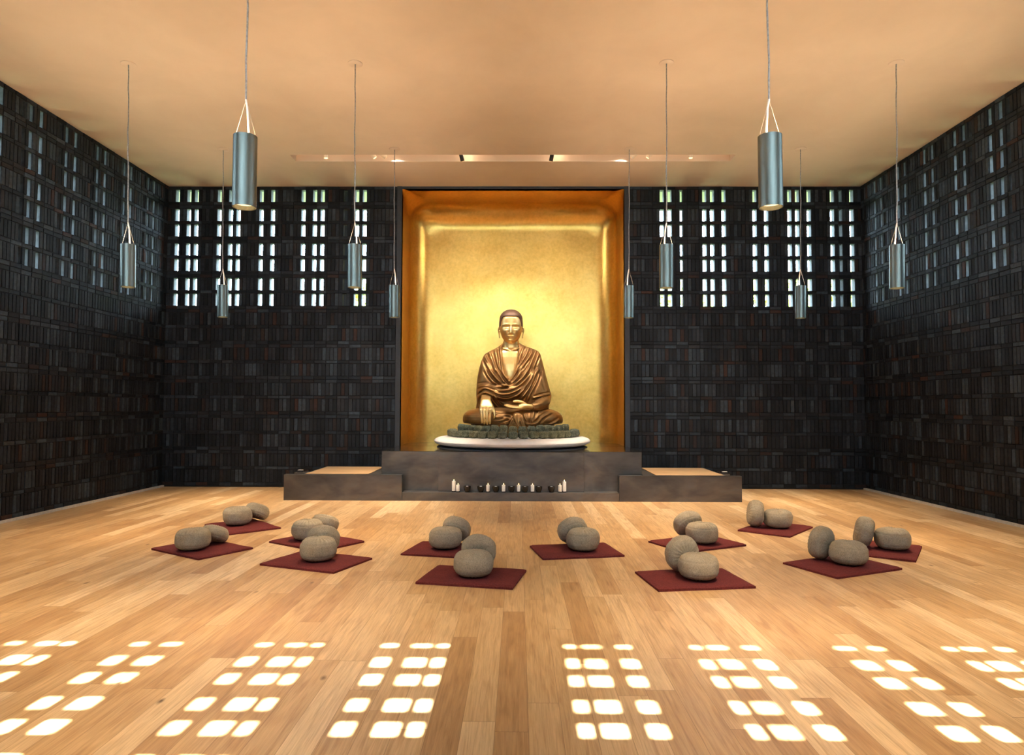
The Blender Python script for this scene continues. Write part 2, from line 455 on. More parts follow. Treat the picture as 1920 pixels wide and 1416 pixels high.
# ------------------------------------------------------------------ outdoors, seen through the perforations
tag(mesh_obj('ground', [(-60,-60,-.3),(60,-60,-.3),(60,90,-.3),(-60,90,-.3)], [(0,1,2,3)], M['grass']), 'green meadow outside the walls', 'ground', kind='structure')
def tree(x, y, h, r, label, seed):
    t = empty('garden_tree', (x, y, -.3)); tag(t, label, 'tree', 'trees outside the front wall')
    MB().tube([(0,0,0),(.05,.02,h*.35),(-.04,.05,h*.62)], [.16,.12,.07], 8).build('trunk', M['bark'], t, True)
    rr = random.Random(seed); V = []; F = []
    for k in range(1500):
        while True:
            p = Vector((rr.uniform(-1,1), rr.uniform(-1,1), rr.uniform(-1,1)))
            if .45 < p.length < 1: break
        p = Vector((p.x*r, p.y*r*.8, h-r*.62+p.z*r*.62)); s = rr.uniform(.10,.2)
        a = Vector((rr.uniform(-1,1), rr.uniform(-1,1), rr.uniform(-.6,.6))).normalized(); c = a.orthogonal().normalized()
        i = len(V); V += [p-a*s, p+c*s*.5, p+a*s, p-c*s*.5]; F.append((i,i+1,i+2,i+3))
    mesh_obj('foliage', V, F, M['leaf'], t)
for i, (x, h, r, l) in enumerate(((-4.0, 5.0, 1.7, 'green tree outside, seen through the wall slots left of the gold niche'),
                       (4.6, 5.05, 1.6, 'green tree outside, seen through the slots nearest the niche on its right'),
                       (7.95, 5.3, 1.6, 'green tree outside, seen through the middle slots of the right front wall'),
                       (11.5, 5.75, 1.85, 'taller green tree outside, seen through the slots near the right corner'))):
    tree(x, 20.5, h+.55, r, l, 30+i)

# ------------------------------------------------------------------ altar
A = empty('altar_plinth', (0, 10.8, 0)); tag(A, 'blackened steel stepped altar plinth carrying the white stone disc', 'altar')
def part(name, lo, hi, mat, parent, bev=.004):
    base = Vector(parent.location) if parent.parent is None else Vector(parent.parent.location) + Vector(parent.location)
    return MB().box([a-q for a, q in zip(lo, base)], [a-q for a, q in zip(hi, base)]).build(name, mat, parent, bevel=bev)
ZT = .724
part('center_block', (-1.105, 10.14, .127), (1.098, D-.03, ZT-.004), M['steel'], A)
part('shoulder_block', (-1.985, 10.235, .0), (-1.107, D-.03, ZT-.004), M['steel'], A)
part('shoulder_block', (1.10, 10.235, .0), (1.985, D-.03, ZT-.004), M['steel'], A)
tp = MB(); dy = 10.8
tp.add([(x, y-dy, z) for z in (ZT-.0035, ZT) for x, y in ((-1.985,10.235),(-1.105,10.235),(-1.105,10.14),(1.098,10.14),(1.098,10.235),(1.985,10.235),(1.985,D-.03),(-1.985,D-.03))],
       [tuple(reversed(range(8))), tuple(range(8, 16))] + [(k, (k+1) % 8, 8+(k+1) % 8, 8+k) for k in range(8)])
tp.build('top_plate', M['polished'], A)['label'] = 'mirror polished dark top plate'
part('low_step', (-1.634, 10.02, 0), (1.609, 10.232, .126), M['steel'], A)
for s, lab in ((-1, 'long low steel bench with an oak top left of the altar plinth'), (1, 'long low steel bench with an oak top right of the altar plinth')):
    x0, x1 = (-3.405, -1.6365) if s < 0 else (1.612, 3.432)
    t = empty('steel_bench', ((x0+x1)/2, 10.6, 0)); tag(t, lab, 'bench', 'low benches beside the altar')
    ya, yb, zt = 10.02, 11.42, .383
    lx, ly = (x0+x1)/2, 10.6
    xi = (-2.0 if s < 0 else 2.0)                                            # the shoulder block stands on the inner end
    inner0, inner1 = ((-3.12, -2.165) if s < 0 else (2.18, 3.20))
    fr = MB(); g = .005
    fr.box((x0-lx, ya-ly, 0), (x1-lx, ya+.10-ly, zt))
    o0, o1 = (inner0-.035, -1.992) if s < 0 else (1.992, inner1+.035)
    fr.box((o0-lx, ya+.10-ly, 0), (o1-lx, yb-.01-ly, zt-.05))
    fr.box((o0-lx, ya+.10-ly, zt-.05), (inner0-.006-lx, yb-.01-ly, zt-.003))
    fr.box((inner1+.006-lx, ya+.10-ly, zt-.05), (o1-lx, yb-.01-ly, zt-.003))
    fr.box((inner0-.006-lx, 11.325-ly, zt-.05), (inner1+.006-lx, yb-.01-ly, zt-.003))
    q0, q1 = sorted((s*3.12, s*3.36)); fr.box((q0-lx, 10.35-ly, 0), (q1-lx, 10.49-ly, zt-.004))
    fr.build('steel_frame', M['steel'], t)
    MB().box((inner0-lx, ya+.112-ly, zt-.05), (inner1-lx, 11.32-ly, zt+.004)).build('oak_top', M['oakpanel'], t, bevel=.003)
    # little dark box with a pale top at the outer end
    q = empty('floor_lamp_box', (-3.285 if s < 0 else 3.30, 10.42, zt-.004)); tag(q, 'tiny dark box with a pale lid on the outer end of the %s bench' % ('left' if s < 0 else 'right'), 'box', 'tiny boxes on the benches')
    MB().box((-.045,-.03,0), (.045,.03,.03)).build('box_body', M['dark'], q, bevel=.003)
    MB().box((-.036,-.024,.03), (.036,.024,.036)).build('box_lid', M['white'], q)

SYc = 11.5
dk = empty('stone_disc', (0, SYc, ZT)); tag(dk, 'large white lens shaped stone disc on the altar plinth, under the seated statue', 'disc')
b = MB(); pr = [(1.0,.030)]
for q in range(1, 12):
    a = -PI/2 + PI*q/12
    pr.append((1.10 + .232*math.cos(a)**.9, .105 + (.075 if a < 0 else .076)*math.sin(a)))
b.lathe([(1.0,.030)] + pr[1:] + [(1.02,.181)], 96); b.build('disc', M['stone'], dk, True)
MB().lathe([(1.285,.001),(1.28,.012),(1.16,.029)], 96).build('dark_foot', M['pier'], dk, True)

# candles and bowls on the low step
def candle(x, y, h, r, label):
    t = empty('pillar_candle', (x, y, .127)); tag(t, label, 'candle', 'candles on the altar step')
    MB().lathe([(r*1.25,0),(r*1.35,.012),(r*1.1,.014)], 20).build('dish', M['dark'], t, True)
    MB().lathe([(r,.014),(r,h-.004),(r*.93,h),(r*.6,h-.004)], 24).build('wax', M['wax'], t, True)
    MB().tube([(0,0,h-.006),(.001,0,h+.006),(.002,.001,h+.011)], .0018, 6).build('wick', M['wick'], t)
    MB().lathe([(.001,h+.006),(.0030,h+.010),(.0033,h+.013),(.0018,h+.019),(.0005,h+.024)], 12, c=(.001,0,0)).build('flame', M['flame'], t, True)
ords = ['first','second','third','fourth','fifth','sixth','seventh','eighth','ninth','tenth','eleventh','twelfth','thirteenth','fourteenth','fifteenth','sixteenth','seventeenth','eighteenth','nineteenth','twentieth','twenty-first','twenty-second','twenty-third']
candle(-.864, 10.092, .160, .027, 'tall ivory pillar candle at the left end of the altar step')
candle(-.800, 10.066, .108, .026, 'short ivory candle right beside the tall candle at the left end')
for x, l in ((-.348,'short ivory candle between the second and third black bowls from the left'), (-.115,'short ivory candle between the third and fourth black bowls from the left'),
             (.110,'short ivory candle between the fourth and fifth black bowls from the left'), (.318,'short ivory candle between the fifth and sixth black bowls from the left'),
             (.729,'short ivory candle beside the tall candle at the right end of the altar step')):
    candle(x, 10.066, .108, .026, l)
candle(.797, 10.092, .160, .027, 'tall ivory pillar candle at the right end of the altar step')
for i, x in enumerate((-.661,-.457,-.231,.004,.206,.411,.603)):
    t = empty('black_bowl', (x, 10.074, .127)); tag(t, 'small black glazed bowl, %s from the left along the altar step' % ords[i], 'bowl', 'black bowls on the altar step')
    MB().lathe([(.034,0),(.036,.008),(.048,.04),(.0535,.075),(.054,.088),(.050,.088),(.046,.07),(.038,.055),(.01,.05)], 28).build('bowl', M['bowl'], t, True)
    tl = MB().lathe([(.019,0),(.019,.030),(.017,.034),(.004,.032)], 16).build('tealight', M['wax'], None, True, loc=(x, 10.074, .127+.052))
    tag(tl, 'white tealight inside the %s black bowl from the left' % ords[i], 'candle', 'tealights in the black bowls')

# ------------------------------------------------------------------ moss bunches round the statue
def moss_mesh(w, h, seed):
    rr = Vector((seed*3.1, seed*1.7, 0)); V = []; n, m = 44, 24; F = []
    for i in range(m+1):
        t = i/m; a = t*PI
        for k in range(n):
            p = 2*PI*k/n
            sx = math.copysign(abs(math.cos(p))**.62, math.cos(p)); sy = math.copysign(abs(math.sin(p))**.62, math.sin(p))
            q = abs(math.sin(a))**.45; zz = -math.cos(a); zz = math.copysign(abs(zz)**.7, zz)
            v = Vector((sx*q*w/2, sy*q*w/2*.94, (zz*.5+.5)*h))
            d = -.008 + mnoise.noise(v*38+rr)*.011 + mnoise.noise(v*85+rr)*.010
            c = Vector((0,0,h*.45)); nv = (v-c).normalized(); v = v + nv*d
            if i == 0: v.z = 0
            V.append((v.x, v.y, max(0., v.z)))
    for i in range(m):
        for k in range(n):
            k2 = (k+1) % n; F.append((i*n+k, i*n+k2, (i+1)*n+k2, (i+1)*n+k))
    F.append(tuple(reversed(range(n)))); F.append(tuple(m*n+k for k in range(n)))
    return V, F
ZM = ZT+.1815
def moss_ring(rad, w, h, count, span, rowname, nrow):
    protos = []
    for k in range(count):
        a = -PI/2 + math.radians(-span + 2*span*k/(count-1)); pos = (rad*math.cos(a)+.02, SYc+rad*math.sin(a), ZM)
        if len(protos) < 4:
            V, F = moss_mesh(w, h, k+1+nrow*7); o = mesh_obj('moss_bunch', V, F, M['moss'], None, True); protos.append(o)
        else:
            o = protos[k % 4].copy(); COL.objects.link(o)
        o.location = pos; o.rotation_euler = (0, 0, a+PI/2+random.uniform(-.06,.06))
        o.scale = (1, 1, random.uniform(.95, 1.05))
        tag(o, '%s grey-green moss bunch from the left in the %s ring under the statue' % (ords[k], rowname), 'moss', 'moss bunches of the %s ring' % rowname)
moss_ring(1.062, .162, .118, 23, 98, 'lower', 0)
moss_ring(.892, .145, .205, 21, 96, 'upper', 1)

# ------------------------------------------------------------------ the statue
S = empty('seated_statue', (-.02, SYc, ZM)); tag(S, 'bronze statue of a seated cross-legged figure in a draped robe', 'statue')
KX = .00194
def sx(X): return (X-745)*KX
def sz(Y): return 3.065-(Y-110)*KX - ZM
def interp(tab, Yq):
    a = np.array(tab, float); return [np.interp(Yq, a[:,0], a[:,i]) for i in range(1, a.shape[1])]
Z4 = lambda L: [(283.2+x*.4917, 613.6+y*.4917) for x, y in L]
Z3 = lambda L: [(377.6+x*.433, 47.2+y*.433) for x, y in L]
def smooth_line(L, n=6):
    P = np.array(L, float); out = []
    for i in range(len(P)-1):
        p0, p1, p2, p3 = P[max(i-1,0)], P[i], P[i+1], P[min(i+2, len(P)-1)]
        for t in np.linspace(0, 1, n, endpoint=False):
            out.append(.5*((2*p1)+(-p0+p2)*t+(2*p0-5*p1+4*p2-p3)*t*t+(-p0+3*p1-3*p2+p3)*t**3))
    out.append(P[-1]); return np.array(out)
def fold_field(PX, PY, folds):
    """ridge minus flanking grooves for every traced fold, in the traced units"""
    d = np.zeros_like(PX)
    for L, amp, wd in folds:
        Q = smooth_line(L); best = np.full(PX.shape, 1e9); tt = np.zeros(PX.shape); m = len(Q)-1
        for i in range(m):
            a, b = Q[i], Q[i+1]; ab = b-a; l2 = ab@ab+1e-9
            t = np.clip(((PX-a[0])*ab[0]+(PY-a[1])*ab[1])/l2, 0, 1)
            dist = np.hypot(PX-a[0]-t*ab[0], PY-a[1]-t*ab[1]); k = dist < best
            best = np.where(k, dist, best); tt = np.where(k, (i+t)/m, tt)
        fade = np.clip(np.minimum(tt, 1-tt)*7+.25, 0, 1)
        x = best/wd
        d = d + 1.3*amp*fade*(np.exp(-x*x) - .85*np.exp(-((x-1.8)/.8)**2))
    return d
def loft(tab, Ys, nphi, power=2.3):
    """closed loft from silhouettes: rows (Y, xl, xr, y_front, y_back); returns grid of points, front mask and traced coords"""
    Ys = np.array(Ys); xl, xr, yf, yb = interp(tab, Ys)
    ph = np.linspace(0, 2*PI, nphi, endpoint=False)
    c = np.cos(ph); s = np.sin(ph); e = 2/power
    cx = np.sign(c)*np.abs(c)**e; sy = np.sign(s)*np.abs(s)**e
    PXt = (xl+xr)[:,None]/2 + (xr-xl)[:,None]/2*cx[None,:]
    yc = 0*yf
    Y = np.where(sy[None,:] < 0, -sy[None,:]*yf[:,None], sy[None,:]*yb[:,None])
    return PXt, np.repeat(Ys[:,None], nphi, 1), Y, np.clip(-sy[None,:]*2.2, 0, 1)*np.ones((len(Ys),1))
def grid_faces(nr, nc):
    F = []
    for i in range(nr-1):
        for k in range(nc):
            k2 = (k+1) % nc; F.append((i*nc+k, (i+1)*nc+k, (i+1)*nc+k2, i*nc+k2))
    F.append(tuple(range(nc))); F.append(tuple(reversed([(nr-1)*nc+k for k in range(nc)]))); return F
TORSO = [(398,672,818,-.055,.14),(410,655,835,-.085,.19),(430,630,880,-.115,.22),(450,596,940,-.14,.245),(470,556,985,-.165,.26),(495,512,1003,-.195,.28),(520,495,1010,-.215,.29),
  (560,478,1021,-.245,.30),(620,461,1037,-.285,.31),(700,446,1056,-.325,.32),(770,438,1075,-.355,.33),(830,436,1093,-.385,.33),(862,435,1103,-.395,.33),(876,436,1096,-.40,.33),(888,437,1081,-.40,.33),(930,440,1079,-.39,.34),(975,432,1078,-.36,.35),(1040,432,1078,-.34,.36)]
folds = [
 ([(505,520),(540,600),(600,690),(680,765),(740,790)],.020,13), ([(545,470),(570,540),(600,620),(650,700),(720,770)],.017,11),
 ([(600,455),(625,560),(650,650),(700,720),(745,760)],.017,11), ([(650,430),(655,520),(664,620),(690,690),(728,742)],.022,10),
 (Z4([(330,350),(450,335),(560,345),(700,370),(850,355)]),.022,12), (Z4([(340,395),(450,370),(600,400),(760,430),(950,400),(1100,330),(1230,210),(1330,80)]),.022,11),
 (Z4([(350,445),(470,405),(620,450),(760,490),(920,480),(1080,410),(1200,310),(1300,180),(1380,40)]),.024,11),
 (Z4([(400,520),(480,470),(580,490),(680,545),(830,580),(960,560),(1090,480),(1220,340),(1320,200),(1400,60)]),.030,12),
 (Z4([(345,575),(410,500),(490,452),(575,505),(610,590),(690,690),(770,770)]),.030,11), (Z4([(350,500),(335,600),(295,730)]),.020,11), (Z4([(640,555),(700,600),(750,670),(820,700)]),.022,10), (Z4([(1100,590),(1170,500),(1290,330),(1370,180),(1430,30)]),.024,10), (Z4([(1210,620),(1260,520),(1330,380),(1400,240),(1450,60)]),.024,10),
 (Z4([(690,60),(760,190),(830,290),(900,350)]),.013,9), (Z4([(560,60),(650,190),(750,300),(860,350)]),.015,9), (Z4([(480,60),(520,150),(600,250),(700,320),(840,345)]),.016,10),
 (Z4([(1050,40),(1010,130),(960,220),(890,300)]),.018,10), (Z4([(1130,60),(1060,170),(980,270),(920,330)]),.017,10), (Z4([(1240,60),(1150,190),(1040,300),(960,350),(860,390)]),.018,10),
 (Z3([(1100,890),(1060,1010),(1030,1100),(1000,1250)]),.014,8), (Z3([(1190,870),(1180,1000),(1100,1150),(1010,1330)]),.016,9), (Z3([(1250,890),(1270,1000),(1190,1150),(1080,1300),(1000,1410)]),.017,9),
 (Z3([(1340,930),(1330,1020),(1270,1180),(1180,1410)]),.018,9), (Z3([(1420,985),(1400,1080),(1330,1250),(1280,1410)]),.016,9), (Z3([(310,1090),(400,1220),(480,1350),(520,1410)]),.014,10),
 (Z4([(1500,60),(1540,250),(1600,440)]),.012,14), (Z4([(1330,560),(1480,520),(1640,480)]),.020,9)]
def seg_inside(PX, PY):
    """soft mask of the neck opening (a deep V)"""
    left = np.interp(PY, [390,430,480,560,620,660,700,728], [672,664,662,668,672,684,704,735])
    right = np.interp(PY, [390,430,480,560,620,660,700,728], [816,808,806,803,797,786,765,737])
    m = np.minimum(PX-left, right-PX); return np.clip(m/7, 0, 1)*(PY < 728)
Ys = np.concatenate([np.linspace(398, 900, 230), np.linspace(902, 1040, 50)])
PX, PY, YY, FR = loft(TORSO, Ys, 420, 2.25)
dis = fold_field(PX, PY, folds)*FR
# the shallow furrow between body and sleeves, and the hollow of the lap
YY = YY - dis + .115*seg_inside(PX, PY)*FR
lap = np.exp(-((PX-735)/135)**2)*np.clip((PY-872)/50, 0, 1); YY = YY + .17*lap*FR
# the right forearm lifts the cloth into an arch over the wrist
YY = YY - .115*np.exp(-((PX-522)/62)**2)*np.interp(PY, [740,850,890,1000], [0,1,1,.55])*FR
arch = np.clip((PY - (876 + 58*np.abs((PX-532)/56)**2.6))/12, 0, 1)*np.clip((596-PX)/10, 0, 1)*np.clip((PX-470)/10, 0, 1); YY = YY + .24*arch*FR
V1 = np.stack([sx(PX), YY, sz(PY)], -1).reshape(-1, 3); F1 = grid_faces(*PX.shape)
robe = MB(); robe.add(V1, F1)
rb = robe.build('robe', M['robe'], S); rb.data.polygons.foreach_set('use_smooth', [True]*len(rb.data.polygons))
# right forearm sleeve, hanging open round the wrist; left forearm sleeve, folded back
def sleeve(name, pts, rads, squash, folds_n, amp, parent, seed):
    n = 64; m = 44; P = [Vector(p) for p in pts]; V = []; F = []
    for i in range(m):
        t = i/(m-1)*(len(P)-1); k = min(int(t), len(P)-2); u = t-k
        c = P[k].lerp(P[k+1], u); r = rads[k]*(1-u)+rads[k+1]*u
        d = (P[min(k+1,len(P)-1)]-P[k]).normalized(); a = d.cross(Vector((0,0,1))).normalized(); bq = a.cross(d)
        for q in range(n):
            w = 2*PI*q/n
            rr = r*(1+amp*math.sin(folds_n*w + 3.0*i/m + seed) + amp*.5*math.sin((folds_n*2+1)*w - 5*i/m))
            V.append(c + a*math.cos(w)*rr + bq*math.sin(w)*rr*squash)
    for i in range(m-1):
        for q in range(n):
            q2 = (q+1) % n; F.append((i*n+q, i*n+q2, (i+1)*n+q2, (i+1)*n+q))
    F.append(tuple(reversed(range(n)))); F.append(tuple((m-1)*n+q for q in range(n)))
    return mesh_obj(name, V, F, M['robe'], parent, True)
sleeve('sleeve', [(.56,-.06,sz(880)), (.53,-.25,sz(935)), (.43,-.43,sz(962)), (.345,-.50,sz(966))], [.125,.120,.085,.060], .95, 4, .05, S, 2)
# crossed legs under the cloth
LEGS = [(972,470,1040,-.36,.33),(984,424,1082,-.44,.37),(994,385,1120,-.50,.40),(1005,358,1150,-.54,.42),(1018,340,1172,-.575,.44),(1036,326,1190,-.60,.45),(1055,320,1199,-.62,.46),(1080,318,1203,-.63,.46),
        (1100,321,1201,-.63,.46),(1110,330,1192,-.62,.45),(1116,390,1130,-.52,.42),(1160,395,1125,-.50,.40),(1222,395,1125,-.50,.40)]
lf = [(Z4([(650,830),(750,850),(900,850),(960,870)]),.014,9), (Z4([(660,885),(800,885),(930,920)]),.014,9), (Z4([(640,960),(760,950),(920,895)]),.015,9), (Z4([(620,1015),(760,1010),(880,960),(950,900)]),.017,9),
      (Z4([(1330,740),(1330,880),(1300,1000)]),.015,10), (Z4([(1660,800),(1500,880),(1400,980),(1290,1030),(1190,990)]),.024,10), (Z4([(1790,930),(1680,1000),(1540,1050)]),.022,10), (Z4([(1440,760),(1400,860),(1330,980)]),.013,10),
      (Z4([(1170,840),(1200,930),(1280,1010)]),.015,9), (Z4([(1560,760),(1480,820),(1420,900)]),.012,11), (Z4([(930,930),(890,1000),(870,1060)]),.018,8), (Z4([(1130,930),(1160,1000),(1180,1060)]),.018,8)]
Ys = np.linspace(972, 1222, 110); PX, PY, YY, FR = loft(LEGS, Ys, 420, 2.35)
g = np.exp(-((PX-760)/70)**2)*np.clip((1075-PY)/60, 0, 1)
YY = YY - fold_field(PX, PY, lf)*FR + .07*g*FR
lg = MB().add(np.stack([sx(PX), YY, sz(PY)], -1).reshape(-1,3), grid_faces(*PX.shape)).build('leg_cloth', M['robe'], S)
lg.data.polygons.foreach_set('use_smooth', [True]*len(lg.data.polygons))
# knotted end of the cloth in the lap
def cloth_end():
    b = MB()
    def leaf(pts, ws, th):
        P = [Vector(p) for p in pts]; n = 10; V = []; F = []; m = len(P)
        for i in range(m):
            for q in range(n):
                w = 2*PI*q/n; V.append(P[i] + Vector((math.cos(w)*ws[i], math.sin(w)*th - .012*math.cos(3*w), 0)))
        for i in range(m-1):
            for q in range(n):
                q2 = (q+1) % n; F.append((i*n+q, i*n+q2, (i+1)*n+q2, (i+1)*n+q))
        F.append(tuple(reversed(range(n)))); F.append(tuple((m-1)*n+q for q in range(n))); b.add(V, F)
    y = -.60
    leaf([(sx(800),y+.03,sz(1012)),(sx(798),y-.02,sz(1030)),(sx(796),y-.045,sz(1060)),(sx(800),y-.055,sz(1095)),(sx(812),y-.05,sz(1130))], [.045,.068,.060,.038,.02], .022)
    leaf([(sx(772),y+.02,sz(1040)),(sx(764),y-.03,sz(1070)),(sx(752),y-.045,sz(1100)),(sx(738),y-.04,sz(1135))], [.02,.034,.034,.028], .02)
    leaf([(sx(828),y+.01,sz(1050)),(sx(838),y-.03,sz(1085)),(sx(850),y-.035,sz(1135))], [.02,.034,.036], .02)
    o = b.build('cloth_end', M['robe'], S); remesh(o, .007, 3)
cloth_end()

# head, neck and chest: one skin
HC = (sx(742), -.075)
HEAD = [(110,738,744,0,0,.0),(114,712,770,.07,.09,0),(122,694,790,.115,.135,0),(140,672,813,.165,.185,0),(165,654,830,.200,.220,0),(195,643,841,.218,.238,0),(230,639,845,.226,.245,0),(265,640,844,.226,.24,0),
        (300,646,838,.222,.225,0),(330,654,830,.216,.20,0),(355,664,820,.208,.17,0),(378,682,803,.196,.12,0),(394,702,783,.178,.06,0),(406,724,761,.14,.0,0)]
def head_mesh():
    nr, nc = 170, 150
    Ys = 110 + (406-110)*(1-np.cos(np.linspace(0, PI, nr)))/2
    xl, xr, yf, yb, _ = interp(HEAD, Ys)
    ph = np.linspace(0, 2*PI, nc, endpoint=False); c, s = np.cos(ph), np.sin(ph)
    PX = (xl+xr)[:,None]/2 + (xr-xl)[:,None]/2*c[None,:]; PY = np.repeat(Ys[:,None], nc, 1)
    yo = np.where(s[None,:] < 0, s[None,:]*yf[:,None], s[None,:]*yb[:,None])
    fr = np.clip(-s, 0, 1)[None,:]**.6
    G = lambda x, y, wx, wy: np.exp(-((PX-x)/wx)**2-((PY-y)/wy)**2)
    d = np.zeros_like(PX)
    # front sculpt: brow, sockets, lids, nose, lips, chin, cheeks (metres, outwards)
    for sd in (-1, 1):
        d += .012*G(742+sd*40, 250, 30, 9)                         # brow ridge
        d -= .032*G(742+sd*39, 272, 25, 14)                        # socket
        d += .021*G(742+sd*39, 278, 19, 8)                         # closed lid
        d -= .006*G(742+sd*39, 287, 18, 3)                         # lash line
        d += .014*G(742+sd*52, 310, 24, 24)                        # cheek
        d -= .010*G(742+sd*26, 318, 10, 16)
        d += .017*G(742+sd*13, 329, 9, 7)                          # nostril wings
        d -= .008*G(742+sd*30, 356, 8, 12)
        d -= .010*G(742+sd*60, 345, 18, 26)
    ridge = np.interp(PY, [245,262,285,310,324,334,340], [0,.012,.030,.050,.058,.030,0])
    d += ridge*np.exp(-((PX-742)/np.interp(PY, [250,330], [9,13]))**2)
    d -= .012*G(742, 341, 14, 4); d += .022*G(742, 352, 27, 5) ; d += .008*G(742,346,30,6)
    d -= .014*G(742, 357.5, 27, 2.6); d += .021*G(742, 363, 22, 5); d -= .012*G(742, 374, 24, 5); d += .022*G(742, 390, 22, 10)
    yo = yo - d*fr
    tilt = 0.0
    return np.stack([sx(PX), HC[1]+yo, sz(PY)], -1).reshape(-1,3), grid_faces(nr, nc), PX, PY, yo, s
hv, hf, *_ = head_mesh()
body = MB(); body.add(hv, hf)
def ring_loft(mb, rings, n=40, pw=2.2):
    V = []; F = []; e = 2/pw
    for (x0, x1, yf, yb, Y) in rings:
        for q in range(n):
            w = 2*PI*q/n; c, s = math.cos(w), math.sin(w); c = math.copysign(abs(c)**e, c); s = math.copysign(abs(s)**e, s)
            V.append((sx((x0+x1)/2)+(x1-x0)/2*KX*c, (yf+yb)/2+(yb-yf)/2*s, sz(Y)))
    m = len(rings)
    for i in range(m-1):
        for q in range(n):
            q2 = (q+1) % n; F.append((i*n+q, (i+1)*n+q, (i+1)*n+q2, i*n+q2))
    F.append(tuple(range(n))); F.append(tuple(reversed([(m-1)*n+q for q in range(n)]))); mb.add(V, F)
ring_loft(body, [(688,797,-.16,.10,350),(676,810,-.165,.12,375),(669,818,-.158,.13,400),(666,821,-.152,.14,425),(664,822,-.152,.15,445),(640,835,-.165,.15,462),(620,850,-.185,.15,485),(612,852,-.215,.14,530),(616,848,-.245,.12,590),(640,830,-.262,.08,650),(670,800,-.262,.04,700),(690,780,-.25,.0,745)])
# collar bones and the hollow between the chest muscles
body.tube([(sx(668),-.148,sz(450)),(sx(705),-.168,sz(464)),(sx(738),-.171,sz(476))], [.016,.019,.012], 10)
body.tube([(sx(815),-.148,sz(450)),(sx(780),-.168,sz(464)),(sx(746),-.171,sz(476))], [.016,.019,.012], 10)
# ears with long lobes
for sd in (-1, 1):
    ex = sx(742)+sd*.207; V = []; F = []; n = 16
    prof = [(252,.012,.0),(258,.030,.005),(268,.038,.012),(282,.036,.012),(296,.026,.008),(308,.018,.002),(322,.016,-.004),(338,.017,-.008),(350,.012,-.010),(355,.004,-.010)]
    for (Yq, w, o_) in prof:
        for q in range(n):
            a = 2*PI*q/n; V.append((ex+sd*(o_+.010*math.cos(a))+ sd*.004*math.sin(a), .005+w*math.sin(a), sz(Yq)))
    for i in range(len(prof)-1):
        for q in range(n):
            q2 = (q+1) % n; F.append((i*n+q, (i+1)*n+q, (i+1)*n+q2, i*n+q2))
    F.append(tuple(range(n))); F.append(tuple(reversed([(len(prof)-1)*n+q for q in range(n)]))); body.add(V, F)
    body.tube([(ex-sd*.05,.0,sz(262)),(ex,.0,sz(268))], [.02,.016], 8); body.tube([(ex-sd*.05,.0,sz(296)),(ex+sd*.004,.0,sz(292))], [.02,.012], 8)
bo = body.build('body', M['skin'], S); remesh(bo, .0062, 1)
# cropped hair: a cap a little outside the skull with the photo's hairline
def hair():
    nr, nc = 80, 120; V = []; F = []
    ph = np.linspace(0, 2*PI, nc, endpoint=False)
    lim = np.interp(np.abs((ph-1.5*PI+PI) % (2*PI) - PI), [0,.55,.80,.95,1.1,1.45,1.9,2.4,PI], [176,176,185,215,262,268,318,372,392])
    for i in range(nr):
        t = (i/(nr-1))**1.0
        for k in range(nc):
            Yq = 105.2 + (lim[k]-105.2)*(1-math.cos(PI/2*t)) if t < 1 else lim[k]
            xl, xr, yf, yb, _ = [float(q) for q in interp(HEAD, Yq)]
            if Yq < 195:
                q_ = math.sqrt(max(0, 1-((195-Yq)/90)**2)); xl, xr, yf, yb = 742-99.5*q_, 742+99.5*q_, .221*q_, .241*q_
            c, s = math.cos(ph[k]), math.sin(ph[k]); g = 1.0 if i < nr-1 else .93
            e = .0058 if i < nr-2 else .002
            x = sx((xl+xr)/2)+((xr-xl)/2*KX*g+e)*c; y = (yf*g+e)*s if s < 0 else (yb*g+e)*s
            V.append((x, HC[1]+y, sz(Yq)+.002))
    for i in range(nr-1):
        for k in range(nc):
            k2 = (k+1) % nc; F.append((i*nc+k, (i+1)*nc+k, (i+1)*nc+k2, i*nc+k2))
    F.append(tuple(range(nc)))
    o = mesh_obj('hair', V, F, M['hair'], S, True); o['label'] = 'cropped dark brown hair'
hair()
# hands
def finger(b, pts, r0, r1):
    P = [Vector(p) for p in pts]; L = []; R = []
    for i in range(len(P)-1):
        for t in (0, .33, .66): L.append(P[i].lerp(P[i+1], t))
    L.append(P[-1]); n = len(L)
    for i in range(n):
        t = i/(n-1); r = r0*(1-t)+r1*t
        if i == n-1: r *= .6
        R.append(r*(1.07 if i % 3 == 0 and 0 < i < n-1 else 1))
    b.tube(L, R, 12)
def Pq(X, Y, y): return (sx(X), y, sz(Y))
b = MB()      # right hand laid over the knee, fingers down
def palm(b, rows_, n=28):
    V = []; F = []
    for (X0, X1, Yq, yc, th) in rows_:
        for q in range(n):
            w = 2*PI*q/n; c, s_ = math.cos(w), math.sin(w); V.append((sx((X0+X1)/2)+(X1-X0)/2*KX*math.copysign(abs(c)**.8, c), yc+th*s_, sz(Yq)))
    m = len(rows_)
    for i in range(m-1):
        for q in range(n):
            q2 = (q+1) % n; F.append((i*n+q, (i+1)*n+q, (i+1)*n+q2, i*n+q2))
    F.append(tuple(range(n))); F.append(tuple(reversed([(m-1)*n+q for q in range(n)]))); b.add(V, F)
palm(b, [(500,566,835,-.26,.055),(492,572,868,-.38,.060),(489,578,905,-.515,.056),(486,586,930,-.565,.052),(482,596,955,-.605,.047),(483,600,980,-.632,.040),(486,598,1000,-.646,.032),(492,590,1014,-.648,.02)])
for Xk in (500,524,550,576): b.tube([(sx(Xk),-.60,sz(960)),(sx(Xk),-.668,sz(997)),(sx(Xk),-.668,sz(1012))], [.012,.026,.024], 10)
